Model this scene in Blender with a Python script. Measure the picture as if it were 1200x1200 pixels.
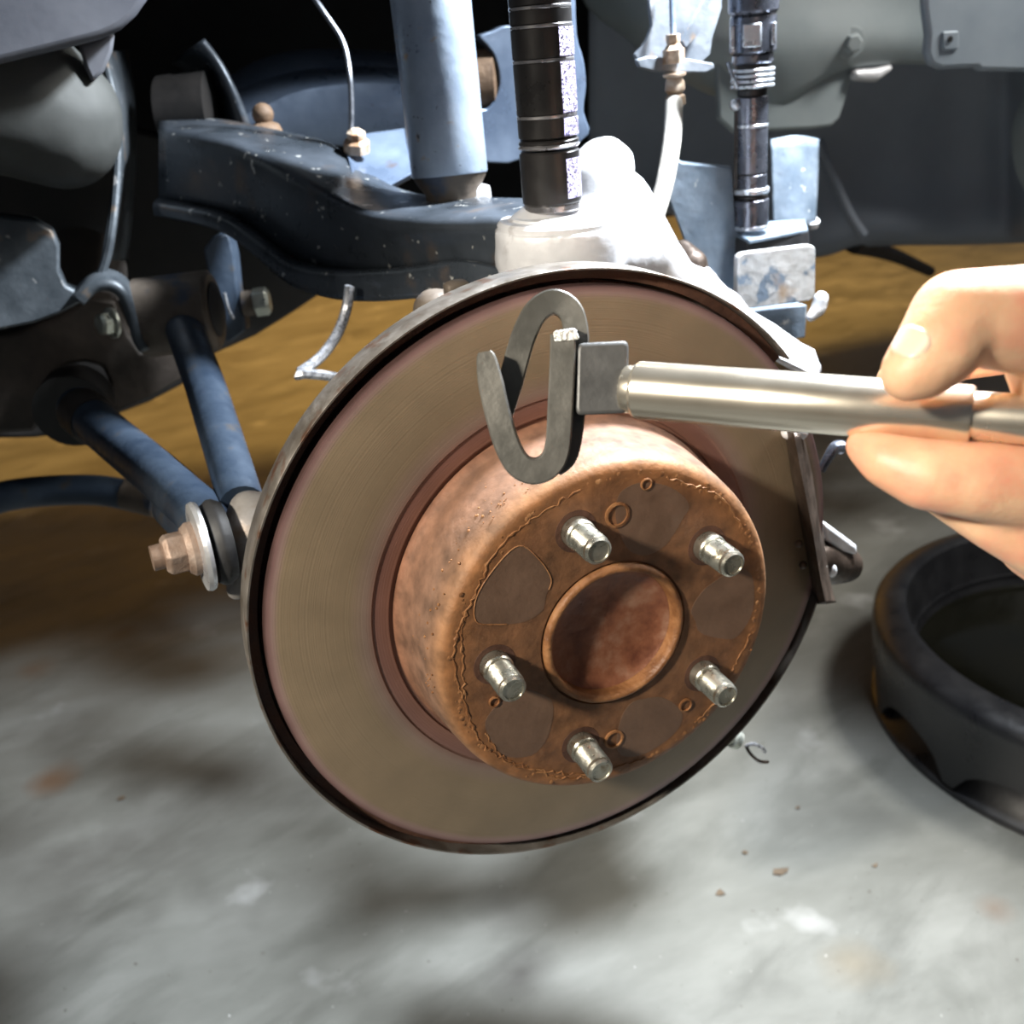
import bpy, bmesh, math, random
from mathutils import Vector, Matrix, noise
random.seed(7)
for o in list(bpy.data.objects): bpy.data.objects.remove(o)
scene = bpy.context.scene
COL = scene.collection
PI = math.pi

# ------------------------------------------------------------------ camera
# world: X along the car, Y into the car, Z up; hub face centre at (0,0,H)
H = 0.44
MR = ((0.92556852, -0.21474099, 0.31178392),
      (-0.37191577, -0.36191803, 0.85480641),
      (-0.07072175, -0.90713926, -0.4148455))
CP = Vector((-0.17272866, -0.3532295, 0.68178432))
cam = bpy.data.cameras.new('camera'); cam.lens = 36; cam.sensor_width = 36
cam.clip_start = 0.01; cam.clip_end = 60
co = bpy.data.objects.new('camera', cam); COL.objects.link(co)
co.matrix_world = Matrix(((MR[0][0], -MR[0][1], -MR[0][2], CP.x),
                          (MR[1][0], -MR[1][1], -MR[1][2], CP.y),
                          (MR[2][0], -MR[2][1], -MR[2][2], CP.z), (0, 0, 0, 1)))
cam.dof.use_dof = True; cam.dof.focus_distance = 0.39; cam.dof.aperture_fstop = 14
scene.camera = co

# ------------------------------------------------------------------ light
w = bpy.data.worlds.new('garage_ambient'); scene.world = w; w.use_nodes = True
w.node_tree.nodes['Background'].inputs[0].default_value = (0.80, 0.88, 1.0, 1)
w.node_tree.nodes['Background'].inputs[1].default_value = 0.075

def light(name, kind, loc, target, energy, color, **kw):
    l = bpy.data.lights.new(name, kind); l.energy = energy; l.color = color
    for k, v in kw.items(): setattr(l, k, v)
    o = bpy.data.objects.new(name, l); COL.objects.link(o); o.location = loc
    o.rotation_euler = (Vector(target) - Vector(loc)).to_track_quat('-Z', 'Y').to_euler()
    return o
light('work_lamp', 'SPOT', (0.33, 0.13, 1.04), (0.05, 0.08, 0.58), 88, (0.86, 0.93, 1.0),
      spot_size=math.radians(92), spot_blend=0.7, shadow_soft_size=0.03)
light('left_fill_spot', 'SPOT', (-0.95, -0.42, 1.12), (0.03, 0.0, 0.42), 90, (1.0, 0.92, 0.78),
      spot_size=math.radians(27), spot_blend=0.65, shadow_soft_size=0.05)  # unseen spot added from the left, cone kept to the disc and hand
light('right_floor_fill', 'AREA', (0.95, 0.03, 1.30), (0.25, 0.08, 0.0), 11.5, (1.0, 0.98, 0.93),
      shape='RECTANGLE', size=0.25, size_y=0.25)  # unseen area light added on the right to brighten the floor
light('far_bulb', 'POINT', (0.9, 2.35, 2.0), (0, 2, 0), 210, (1.0, 0.56, 0.14), shadow_soft_size=0.12)

vs = scene.view_settings
vs.view_transform = 'Standard'; vs.look = 'None'; vs.exposure = 0.25; vs.gamma = 1.0
vs.use_curve_mapping = False

# ------------------------------------------------------------------ geometry helpers
def ray(px, py):
    a = ((px - 600) / 1200, (py - 600) / 1200, 1.0)
    return Vector([sum(MR[i][k] * a[k] for k in range(3)) for i in range(3)])
def A(px, py, Y):
    d = ray(px, py); return CP + d * ((Y - CP.y) / d.y)
def AD(px, py, D): return CP + ray(px, py) * D
def AZ(px, py, Z=0.0):
    d = ray(px, py); return CP + d * ((Z - CP.z) / d.z)

def spline(pts, n=6, closed=False):
    pts = [Vector(p) for p in pts]; N = len(pts); out = []
    for i in range(N if closed else N - 1):
        if closed: a, b, c, d = pts[i - 1], pts[i], pts[(i + 1) % N], pts[(i + 2) % N]
        else: a, b, c, d = pts[max(i - 1, 0)], pts[i], pts[i + 1], pts[min(i + 2, N - 1)]
        for k in range(n):
            t = k / n
            out.append(0.5 * ((2 * b) + (c - a) * t + (2 * a - 5 * b + 4 * c - d) * t * t + (3 * b - a - 3 * c + d) * t ** 3))
    if not closed: out.append(pts[-1])
    return out
def frame(axis):
    z = Vector(axis).normalized()
    x = z.cross(Vector((0, 0, 1)))
    if x.length < 1e-3: x = Vector((1, 0, 0))
    x.normalize(); return x, z.cross(x), z
def lathe(bm, prof, org, axis, seg=48, a0=0, a1=2 * PI, closed_prof=False):
    """prof: list of (radius, distance along axis)"""
    x, y, z = frame(axis); org = Vector(org); full = abs(a1 - a0 - 2 * PI) < 1e-6
    n = seg if full else seg + 1; rings = []
    for r, h in prof:
        if r < 1e-7: rings.append([bm.verts.new(org + z * h)] * n)
        else: rings.append([bm.verts.new(org + z * h + (x * math.cos(a0 + (a1 - a0) * k / seg) + y * math.sin(a0 + (a1 - a0) * k / seg)) * r) for k in range(n)])
    R = list(range(len(rings) - 1))
    prs = [(rings[i], rings[i + 1]) for i in R]
    if closed_prof: prs.append((rings[-1], rings[0]))
    for p, q in prs:
        for k in range(seg):
            k2 = (k + 1) % n
            vs_ = []
            for v in (p[k], p[k2], q[k2], q[k]):
                if v not in vs_: vs_.append(v)
            if len(vs_) > 2:
                try: bm.faces.new(vs_)
                except ValueError: pass
    if closed_prof and not full:
        for k in (0, n - 1):
            try: bm.faces.new([r[k] for r in rings])
            except ValueError: pass
def tube(bm, path, r, seg=12, cap=True, flat=1.0, up=None):
    path = [Vector(p) for p in path]; N = len(path)
    rs = r if isinstance(r, (list, tuple)) else [r] * N
    if len(rs) != N: rs = [rs[0] + (rs[-1] - rs[0]) * i / (N - 1) for i in range(N)]
    rings = []; px = None
    for i in range(N):
        t = (path[min(i + 1, N - 1)] - path[max(i - 1, 0)]).normalized()
        if px is None: x = frame(t)[0] if up is None else (Vector(up) - t * t.dot(Vector(up))).normalized()
        else: x = (px - t * px.dot(t)).normalized()
        px = x; y = t.cross(x)
        rings.append([bm.verts.new(path[i] + (x * math.cos(2 * PI * k / seg) * flat + y * math.sin(2 * PI * k / seg)) * rs[i]) for k in range(seg)])
    for i in range(N - 1):
        for k in range(seg): bm.faces.new([rings[i][k], rings[i][(k + 1) % seg], rings[i + 1][(k + 1) % seg], rings[i + 1][k]])
    if cap: bm.faces.new(rings[0][::-1]); bm.faces.new(rings[-1])
def slab(bm, pts, ext):
    ext = Vector(ext); pts = [Vector(p) for p in pts]; N = len(pts)
    a = [bm.verts.new(p) for p in pts]; b = [bm.verts.new(p + ext) for p in pts]
    bm.faces.new(a); bm.faces.new(b[::-1])
    for i in range(N): bm.faces.new([a[i], b[i], b[(i + 1) % N], a[(i + 1) % N]])
def loft(bm, curves, n=6, m=3):
    cs = [spline(c, n) for c in curves]; cols = list(zip(*cs))
    cols = [spline(c, m) for c in cols]
    g = [[bm.verts.new(p) for p in c] for c in cols]
    for i in range(len(g) - 1):
        for j in range(len(g[0]) - 1): bm.faces.new([g[i][j], g[i + 1][j], g[i + 1][j + 1], g[i][j + 1]])
def box(bm, c, s, R=None):
    m = Matrix.Diagonal((s[0], s[1], s[2], 1))
    bmesh.ops.create_cube(bm, size=1, matrix=Matrix.Translation(Vector(c)) @ (R or Matrix.Identity(4)) @ m)
SPH = {}
def ball(bm, p, r, seg=14, sc=None):
    if seg not in SPH:
        nv = seg // 2 + 1; V = [(0, 0, 1)]; F = []
        for i in range(1, nv):
            f = PI * i / nv
            V += [(math.sin(f) * math.cos(2 * PI * k / seg), math.sin(f) * math.sin(2 * PI * k / seg), math.cos(f)) for k in range(seg)]
        V.append((0, 0, -1)); n = len(V) - 1
        for k in range(seg):
            k2 = (k + 1) % seg; F.append((0, 1 + k, 1 + k2)); F.append((n, n - seg + k2, n - seg + k))
            for i in range(nv - 2): F.append((1 + i * seg + k, 1 + (i + 1) * seg + k, 1 + (i + 1) * seg + k2, 1 + i * seg + k2))
        SPH[seg] = (V, F)
    V, F = SPH[seg]; sx, sy, sz = (r, r, r) if sc is None else (r * sc[0], r * sc[1], r * sc[2])
    vs_ = [bm.verts.new((p[0] + a * sx, p[1] + b * sy, p[2] + c * sz)) for a, b, c in V]
    for f in F: bm.faces.new([vs_[i] for i in f])
def chain(bm, pts, step=0.35):
    """overlapping balls along a polyline of (point, radius)"""
    for (p, r), (q, s) in zip(pts, pts[1:]):
        p, q = Vector(p), Vector(q); n = max(2, int((q - p).length / (min(r, s) * step)) + 1)
        for k in range(n + 1): t = k / n; ball(bm, p.lerp(q, t), r + (s - r) * t)

def obj(name, bm, mat, parent=None, smooth=True, angle=35, bevel=0, bseg=2, solid=0, subsurf=0, remesh=0, offset=-1):
    bmesh.ops.recalc_face_normals(bm, faces=bm.faces) if not (solid or remesh) else None
    me = bpy.data.meshes.new(name); bm.to_mesh(me); bm.free()
    me.materials.append(MAT[mat])
    if smooth:
        me.polygons.foreach_set('use_smooth', [True] * len(me.polygons))
        if not remesh: me.set_sharp_from_angle(angle=math.radians(angle))
    o = bpy.data.objects.new(name, me); COL.objects.link(o)
    if solid:
        s = o.modifiers.new('thick', 'SOLIDIFY'); s.thickness = solid; s.offset = offset
    if remesh:
        r = o.modifiers.new('cast', 'REMESH'); r.mode = 'VOXEL'; r.voxel_size = remesh; r.use_smooth_shade = True
        s = o.modifiers.new('soft', 'SMOOTH'); s.factor = 0.5; s.iterations = 6
    if bevel:
        b = o.modifiers.new('edge', 'BEVEL'); b.width = bevel; b.segments = bseg; b.limit_method = 'ANGLE'; b.angle_limit = math.radians(40)
    if subsurf:
        s = o.modifiers.new('sub', 'SUBSURF'); s.levels = subsurf; s.render_levels = subsurf
    if parent:
        o.parent = parent; o.matrix_parent_inverse = Matrix.Translation(-TW[parent.name])
    TW[o.name] = Vector((0, 0, 0))
    return o
TW = {}
def tag(o, label, cat, group=None, kind=None):
    o['label'] = label; o['category'] = cat
    if group: o['group'] = group
    if kind: o['kind'] = kind
    return o
def thing(name, label, cat, loc, group=None):
    o = bpy.data.objects.new(name, None); COL.objects.link(o); o.empty_display_size = 0.02
    o.location = loc; TW[o.name] = Vector(loc)
    return tag(o, label, cat, group)
NB = bmesh.new
def hexbolt(name, org, axis, r, h, mat, parent, washer=0, rot=0.2):
    bm = NB(); lathe(bm, [(0, 0), (r, 0), (r, h * .8), (r * .8, h), (0, h)], org, axis, 6, rot, rot + 2 * PI)
    if washer: lathe(bm, [(0, 0), (washer, 0), (washer, h * .22), (r * .9, h * .3), (0, h * .3)], org, axis, 24)
    return obj(name, bm, mat, parent, angle=25, bevel=r * .06)

# ------------------------------------------------------------------ materials
MAT = {}
def mat(name, cols, scale=30, rough=0.5, metal=0.0, bump=0.0, bscale=None, detail=6, spots=None, spec=0.5, rvar=0.15, stretch=None, coat=0, noise_lo=.35, noise_hi=.68):
    m = bpy.data.materials.new(name); m.use_nodes = True; MAT[name] = m
    nt = m.node_tree; N = nt.nodes; L = nt.links; b = N['Principled BSDF']
    tc = N.new('ShaderNodeTexCoord'); mp = N.new('ShaderNodeMapping'); L.new(tc.outputs['Object'], mp.inputs[0])
    if stretch: mp.inputs['Scale'].default_value = stretch
    nz = N.new('ShaderNodeTexNoise'); nz.inputs['Scale'].default_value = scale; nz.inputs['Detail'].default_value = detail; nz.inputs['Roughness'].default_value = .62
    L.new(mp.outputs[0], nz.inputs['Vector'])
    cr = N.new('ShaderNodeValToRGB'); el = cr.color_ramp.elements
    n = len(cols)
    while len(el) < n: el.new(0.5)
    for i, c in enumerate(cols):
        el[i].position = noise_lo + (noise_hi - noise_lo) * (i / max(n - 1, 1)); el[i].color = (*c, 1)
    if n == 1: el[1].color = (*cols[0], 1); el[1].position = 1
    L.new(nz.outputs['Fac'], cr.inputs[0]); col = cr.outputs[0]
    for sp in spots or []:
        c, sc, lo, hi = sp
        n2 = N.new('ShaderNodeTexNoise'); n2.inputs['Scale'].default_value = sc; n2.inputs['Detail'].default_value = 4
        L.new(tc.outputs['Object'], n2.inputs['Vector'])
        mr = N.new('ShaderNodeMapRange'); mr.inputs[1].default_value = lo; mr.inputs[2].default_value = hi
        L.new(n2.outputs['Fac'], mr.inputs[0])
        mx = N.new('ShaderNodeMix'); mx.data_type = 'RGBA'
        L.new(mr.outputs[0], mx.inputs['Factor']); L.new(col, mx.inputs['A']); mx.inputs['B'].default_value = (*c, 1); col = mx.outputs['Result']
    L.new(col, b.inputs['Base Color'])
    b.inputs['Metallic'].default_value = metal; b.inputs['Specular IOR Level'].default_value = spec
    rr = N.new('ShaderNodeMapRange'); rr.inputs[3].default_value = max(.05, rough - rvar); rr.inputs[4].default_value = min(1, rough + rvar)
    rr.inputs[1].default_value = .3; rr.inputs[2].default_value = .7
    L.new(nz.outputs['Fac'], rr.inputs[0]); L.new(rr.outputs[0], b.inputs['Roughness'])
    if coat: b.inputs['Coat Weight'].default_value = coat
    if bump:
        nb = N.new('ShaderNodeTexNoise'); nb.inputs['Scale'].default_value = bscale or scale * 4; nb.inputs['Detail'].default_value = 6
        L.new(mp.outputs[0], nb.inputs['Vector'])
        bp = N.new('ShaderNodeBump'); bp.inputs['Strength'].default_value = bump; bp.inputs['Distance'].default_value = .002
        L.new(nb.outputs['Fac'], bp.inputs['Height']); L.new(bp.outputs[0], b.inputs['Normal'])
    return m

mat('rust_hat', [(.13, .055, .022), (.24, .10, .038)], 38, .55, .25)
mat('rust_edge', [(0.150, 0.060, 0.021), (0.255, 0.112, 0.041), (0.330, 0.165, 0.068)], 70, .6, .1, .5, 260)
mat('rust_patch', [(.120, .070, .045), (.160, .095, .062)], 60, .5, .2, .15, 260)
mat('rust_cap', [(0.120, 0.041, 0.024), (0.203, 0.079, 0.041), (0.270, 0.150, 0.098)], 60, .42, .3, .3, 150)
mat('rust_dark', [(.05, .022, .014), (.11, .05, .03)], 60, .7, .2, .4, 200)
mat('vent_black', [(.01, .008, .007), (.02, .015, .012)], 60, .9, 0, .2)
mat('stud_zinc', [(0.357, 0.340, 0.281), (0.527, 0.510, 0.442)], 120, .32, .9, .15, 300, spots=[((0.212, 0.145, 0.076), 140, .60, .75)])
mat('shield_grey', [(0.154, 0.133, 0.112), (0.252, 0.231, 0.210)], 60, .45, .6, .2, spots=[((0.140, 0.070, 0.042), 80, .58, .7)])
mat('cast_white', [(.506, .506, .524), (.662, .662, .681)], 26, .5, .25, .25, 120, spots=[((.276, .248, .239), 60, .62, .75)])
mat('cast_grey', [(.22, .20, .19), (.36, .34, .32)], 40, .5, .35, .3, 120, spots=[((.2, .13, .08), 50, .55, .7)])
mat('arm_black', [(.038, .046, .056), (.068, .080, .098)], 24, .34, .35, .2, 90, spots=[((.45, .45, .43), 150, .66, .70), ((.11, .085, .07), 30, .60, .75)])
mat('steel_blue', [(.10, .135, .20), (.17, .215, .29)], 18, .35, .4, .15, 70, spots=[((.12, .08, .06), 45, .68, .82)])
mat('shock_blue', [(0.260, 0.325, 0.429), (0.416, 0.494, 0.598)], 30, .36, .35, .15, 160, spots=[((0.390, 0.286, 0.195), 120, .64, .74), ((0.091, 0.104, 0.130), 240, .68, .72)])
mat('sub_dark', [(.010, .010, .010), (.026, .022, .020)], 20, .6, .1, .2, 80)
mat('sub_brown', [(.020, .016, .013), (.055, .042, .034)], 26, .55, .2, .3, 90)
mat('sub_grey', [(.045, .055, .065), (.10, .115, .13)], 30, .45, .3, .25, 110, spots=[((.28, .18, .10), 40, .62, .75), ((.3, .3, .3), 130, .67, .72)])
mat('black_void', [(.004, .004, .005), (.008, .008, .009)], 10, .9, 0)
mat('muffler_grey', [(.045, .048, .046), (.062, .065, .062)], 14, .6, .1, .1, 90)
mat('plate_slate', [(.09, .095, .115), (.13, .135, .155)], 14, .5, .1, .1, 90)
mat('link_blue', [(.023, .036, .059), (.046, .066, .096)], 30, .45, .2, .25, 130, spots=[((.066, .053, .040), 60, .62, .75)])
mat('bush_brown', [(.07, .055, .042), (.15, .12, .095)], 40, .6, .25, .3, 110, spots=[((.05, .06, .085), 35, .58, .68)])
mat('bolt_zinc', [(.42, .44, .38), (.62, .63, .56)], 90, .35, .75, .2)
mat('bolt_rust', [(0.240, 0.152, 0.104), (0.368, 0.288, 0.240)], 80, .55, .4, .3)
mat('washer_zinc', [(.55, .55, .58), (.72, .73, .74)], 60, .35, .7, .15)
mat('rubber', [(.012, .012, .013), (.03, .03, .032)], 40, .6, 0, .2)
mat('rubber_rust', [(.10, .06, .035), (.22, .14, .085)], 60, .7, 0, .4)
mat('torch_black', [(.020, .019, .019), (.030, .028, .028)], 40, .38, .35, .05)
mat('torch_lit_knurl', [(.08, .065, .14), (.46, .42, .56)], 900, .35, .7, .8, 1400, detail=1)  # knurl pattern, with the lit side's brightness put into the colour
mat('torch_ring', [(.30, .29, .30), (.42, .41, .42)], 60, .3, .8)
mat('torch_gun', [(.11, .12, .15), (.20, .21, .25)], 80, .28, .75, .1)
mat('torch_bright', [(.5, .54, .6), (.7, .74, .8)], 80, .3, .7, .1)
mat('hose_cream', [(.44, .41, .36), (.58, .55, .50)], 60, .55, 0, .2)
mat('fit_rust', [(.38, .26, .17), (.60, .50, .40)], 70, .55, .3, .4, spots=[((.30, .15, .07), 90, .55, .7)])
mat('bracket_pale', [(.15, .17, .20), (.25, .27, .30)], 40, .45, .3, .2, spots=[((.36, .24, .14), 60, .60, .75)])
mat('rail_grey', [(.27, .315, .33), (.35, .39, .40)], 10, .5, .1, .08, 60)
mat('fender_blue', [(.27, .32, .37), (.34, .39, .44)], 12, .5, .1, .08, 60)
mat('liner_dark', [(0.221, 0.247, 0.293), (0.273, 0.305, 0.358)], 8, .55, 0, .15, 30)
mat('block_blue', [(.15, .195, .25), (.25, .30, .36)], 34, .42, .35, .3, 130, spots=[((.6, .62, .62), 120, .66, .72)])
mat('pad_pale', [(.50, .50, .50), (.66, .66, .66)], 40, .45, .35, .25, 150, spots=[((.22, .28, .36), 55, .54, .60), ((.45, .34, .25), 40, .62, .75)])
mat('caliper_brown', [(.035, .024, .018), (.085, .060, .045)], 50, .45, .5, .3)
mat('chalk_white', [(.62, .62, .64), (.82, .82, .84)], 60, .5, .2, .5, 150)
mat('tool_grey', [(.110, .107, .096), (.145, .139, .125)], 60, .42, .45, .15, 200)
mat('tool_block', [(.070, .070, .070), (.105, .105, .105)], 40, .5, .3, .15, 200)
mat('tool_cut', [(.55, .55, .52), (.75, .75, .72)], 200, .4, .7, .5)
mat('chrome', [(.74, .67, .55), (.82, .75, .63)], 20, .25, .9, 0, rvar=.04)
mat('pan_black', [(.014, .014, .016), (.022, .022, .024)], 30, .36, 0, .12, 160)
mat('pan_oil', [(.006, .006, .004), (.012, .011, .006)], 5, .08, 0)
mat('leaf', [(.10, .07, .045), (.16, .12, .08)], 100, .8)
mat('wire_grey', [(.05, .055, .065), (.10, .105, .12)], 100, .4, .5)
mat('wire_silver', [(.45, .46, .50), (.75, .76, .80)], 300, .3, .7)
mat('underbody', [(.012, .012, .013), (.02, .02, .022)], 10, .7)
mat('wall_tan', [(.50, .42, .28), (.56, .47, .32)], 2, .8)

# skin: warm tone, blotchy
m = mat('skin', [(.74, .43, .26), (.86, .55, .35)], 45, .5, 0, .10, 500, spots=[((.80, .34, .22), 60, .50, .72)], rvar=.08)
bs = m.node_tree.nodes['Principled BSDF']; bs.inputs['Subsurface Weight'].default_value = .25
bs.inputs['Subsurface Radius'].default_value = (.006, .002, .001); bs.inputs['Subsurface Scale'].default_value = 1
mat('nail', [(.84, .62, .47), (.88, .68, .54)], 60, .25, 0, 0)

def radial(name, stops, rough, metal, aniso=0, ringbump=.2, blotch=.25, scale=60, nbump=0):
    """colour by distance from the hub axis (machined and rusted rings of the disc)"""
    m = bpy.data.materials.new(name); m.use_nodes = True; MAT[name] = m
    nt = m.node_tree; N = nt.nodes; L = nt.links; b = N['Principled BSDF']
    tc = N.new('ShaderNodeTexCoord'); s = N.new('ShaderNodeVectorMath'); s.operation = 'SUBTRACT'
    s.inputs[1].default_value = (0, 0, H); L.new(tc.outputs['Object'], s.inputs[0])
    k = N.new('ShaderNodeVectorMath'); k.operation = 'MULTIPLY'; k.inputs[1].default_value = (1, 0, 1); L.new(s.outputs[0], k.inputs[0])
    ln = N.new('ShaderNodeVectorMath'); ln.operation = 'LENGTH'; L.new(k.outputs[0], ln.inputs[0])
    nz = N.new('ShaderNodeTexNoise'); nz.inputs['Scale'].default_value = 25; nz.inputs['Detail'].default_value = 5; L.new(tc.outputs['Object'], nz.inputs['Vector'])
    ad = N.new('ShaderNodeMath'); ad.operation = 'MULTIPLY_ADD'; ad.inputs[1].default_value = .002; L.new(nz.outputs['Fac'], ad.inputs[0]); L.new(ln.outputs['Value'], ad.inputs[2])
    dv = N.new('ShaderNodeMath'); dv.operation = 'DIVIDE'; dv.inputs[1].default_value = .16; L.new(ad.outputs[0], dv.inputs[0])
    cr = N.new('ShaderNodeValToRGB'); el = cr.color_ramp.elements
    while len(el) < len(stops): el.new(.5)
    for e, (r, c) in zip(el, stops): e.position = (r + .001) / .16; e.color = (*c, 1)
    L.new(dv.outputs[0], cr.inputs[0])
    n2 = N.new('ShaderNodeTexNoise'); n2.inputs['Scale'].default_value = scale; n2.inputs['Detail'].default_value = 6; L.new(tc.outputs['Object'], n2.inputs['Vector'])
    mr = N.new('ShaderNodeMapRange'); mr.inputs[1].default_value = .3; mr.inputs[2].default_value = .7; mr.inputs[3].default_value = 1 - blotch; mr.inputs[4].default_value = 1 + blotch; L.new(n2.outputs['Fac'], mr.inputs[0])
    mx = N.new('ShaderNodeVectorMath'); mx.operation = 'SCALE'; L.new(cr.outputs[0], mx.inputs[0]); L.new(mr.outputs[0], mx.inputs['Scale'])
    L.new(mx.outputs[0], b.inputs['Base Color'])
    # concentric turning marks
    cx = N.new('ShaderNodeCombineXYZ'); L.new(ln.outputs['Value'], cx.inputs[0])
    n3 = N.new('ShaderNodeTexNoise'); n3.inputs['Scale'].default_value = 1100; n3.inputs['Detail'].default_value = 2; L.new(cx.outputs[0], n3.inputs['Vector'])
    bp = N.new('ShaderNodeBump'); bp.inputs['Strength'].default_value = ringbump; bp.inputs['Distance'].default_value = .0006
    L.new(n3.outputs['Fac'], bp.inputs['Height']); L.new(bp.outputs[0], b.inputs['Normal'])
    if nbump:
        n4 = N.new('ShaderNodeTexNoise'); n4.inputs['Scale'].default_value = 260; n4.inputs['Detail'].default_value = 5; L.new(tc.outputs['Object'], n4.inputs['Vector'])
        b2 = N.new('ShaderNodeBump'); b2.inputs['Strength'].default_value = nbump; b2.inputs['Distance'].default_value = .0012
        L.new(n4.outputs['Fac'], b2.inputs['Height']); L.new(bp.outputs[0], b2.inputs['Normal']); L.new(b2.outputs[0], b.inputs['Normal'])
    b.inputs['Roughness'].default_value = rough; b.inputs['Metallic'].default_value = metal
    if aniso:
        b.inputs['Anisotropic'].default_value = aniso
        tg = N.new('ShaderNodeTangent'); tg.direction_type = 'RADIAL'; tg.axis = 'Y'; L.new(tg.outputs[0], b.inputs['Tangent'])
radial('disc_face', [(.086, (0.180, 0.084, 0.054)), (.097, (0.174, 0.087, 0.069)), (.1025, (0.210, 0.150, 0.120)), (.110, (0.204, 0.153, 0.099)), (.1405, (0.216, 0.162, 0.105)), (.1432, (0.252, 0.168, 0.150)), (.1452, (0.180, 0.102, 0.096)), (.1464, (0.060, 0.033, 0.030))],
       .45, .30, .5, .3, .10, 40)
radial('hat_side', [(.03, (0.151, 0.071, 0.032)), (.066, (0.151, 0.068, 0.030)), (.0745, (0.194, 0.083, 0.030)), (.0790, (0.223, 0.097, 0.036)), (.0812, (0.259, 0.130, 0.061)), (.084, (0.187, 0.108, 0.072)), (.0872, (0.194, 0.097, 0.058)), (.090, (0.216, 0.094, 0.054))], .62, .15, 0, .1, .38, 120, .4)

# floor concrete
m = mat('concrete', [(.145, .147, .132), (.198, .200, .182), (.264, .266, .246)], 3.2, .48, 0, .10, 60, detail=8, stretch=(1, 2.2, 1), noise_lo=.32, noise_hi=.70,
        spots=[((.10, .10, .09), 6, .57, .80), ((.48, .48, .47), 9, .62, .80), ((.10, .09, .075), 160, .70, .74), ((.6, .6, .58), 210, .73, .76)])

def shade_streaks(m, ang, scale, stretch, col, lo, hi, k):
    """shade painted as dark bands: noise stretched along one direction on the floor"""
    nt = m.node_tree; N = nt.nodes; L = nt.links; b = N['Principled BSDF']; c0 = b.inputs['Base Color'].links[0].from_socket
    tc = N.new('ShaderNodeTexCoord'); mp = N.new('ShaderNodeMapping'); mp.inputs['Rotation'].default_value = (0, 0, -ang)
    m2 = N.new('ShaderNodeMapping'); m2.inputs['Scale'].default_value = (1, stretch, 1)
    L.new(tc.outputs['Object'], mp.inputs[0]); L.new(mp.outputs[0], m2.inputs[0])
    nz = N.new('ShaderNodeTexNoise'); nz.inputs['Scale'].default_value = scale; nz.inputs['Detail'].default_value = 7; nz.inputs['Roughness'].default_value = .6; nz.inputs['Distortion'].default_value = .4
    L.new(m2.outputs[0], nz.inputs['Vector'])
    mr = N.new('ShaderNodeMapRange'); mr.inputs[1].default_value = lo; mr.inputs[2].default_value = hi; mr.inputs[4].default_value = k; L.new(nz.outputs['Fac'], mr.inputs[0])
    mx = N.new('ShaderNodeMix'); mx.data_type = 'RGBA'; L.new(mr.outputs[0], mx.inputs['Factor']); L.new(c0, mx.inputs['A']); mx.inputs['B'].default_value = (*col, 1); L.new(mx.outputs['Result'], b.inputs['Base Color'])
shade_streaks(m, math.radians(23), 5, 2.6, (.09, .092, .08), .50, .74, .75)  # soft shadow bands painted into the concrete colour
def stain_shade_spots(m, items):
    nt = m.node_tree; N = nt.nodes; L = nt.links; b = N['Principled BSDF']
    col = b.inputs['Base Color'].links[0].from_socket
    tc = N.new('ShaderNodeTexCoord'); nz = N.new('ShaderNodeTexNoise'); nz.inputs['Scale'].default_value = 14; nz.inputs['Detail'].default_value = 5
    L.new(tc.outputs['Object'], nz.inputs['Vector'])
    for p, r, c, k in items:
        d = N.new('ShaderNodeVectorMath'); d.operation = 'DISTANCE'; d.inputs[1].default_value = p; L.new(tc.outputs['Object'], d.inputs[0])
        ad = N.new('ShaderNodeMath'); ad.operation = 'MULTIPLY_ADD'; ad.inputs[1].default_value = r * 1.6; L.new(nz.outputs['Fac'], ad.inputs[0]); L.new(d.outputs['Value'], ad.inputs[2])
        mr = N.new('ShaderNodeMapRange'); mr.inputs[1].default_value = r * 1.9; mr.inputs[2].default_value = r * .9; mr.inputs[3].default_value = 0; mr.inputs[4].default_value = k; L.new(ad.outputs[0], mr.inputs[0])
        mx = N.new('ShaderNodeMix'); mx.data_type = 'RGBA'; L.new(mr.outputs[0], mx.inputs['Factor']); L.new(col, mx.inputs['A']); mx.inputs['B'].default_value = (*c, 1); col = mx.outputs['Result']
    L.new(col, b.inputs['Base Color'])
RS = (.16, .075, .03); OIL_SHADE = (.06, .055, .05)  # rust tone; oil tone reused for painted floor shade
stain_shade_spots(m, [(AZ(60, 915), .030, RS, .7), (AZ(38, 785), .030, RS, .5), (AZ(145, 742), .026, RS, .5), (AZ(1165, 1065), .018, RS, .4), (AZ(612, 1140), .030, OIL_SHADE, .75), (AZ(590, 1060), .03, OIL_SHADE, .4),
           (AZ(200, 980), .10, OIL_SHADE, .40), (AZ(60, 1060), .09, OIL_SHADE, .40), (AZ(330, 890), .08, OIL_SHADE, .30), (AZ(60, 860), .10, OIL_SHADE, .3), (AZ(20, 980), .10, OIL_SHADE, .35), (AZ(300, 1080), .06, OIL_SHADE, .2), (AZ(1000, 1130), .03, (.2, .15, .08), .4)])  # large dark patches at left are shade painted into the floor

# ------------------------------------------------------------------ structure
def struct(o): o['kind'] = 'structure'; return o
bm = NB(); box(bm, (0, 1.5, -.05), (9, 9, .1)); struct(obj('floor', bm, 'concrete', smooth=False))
bm = NB(); box(bm, (0, 4.6, 1.25), (9, .1, 2.5)); struct(obj('wall_back', bm, 'wall_tan', smooth=False))

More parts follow.
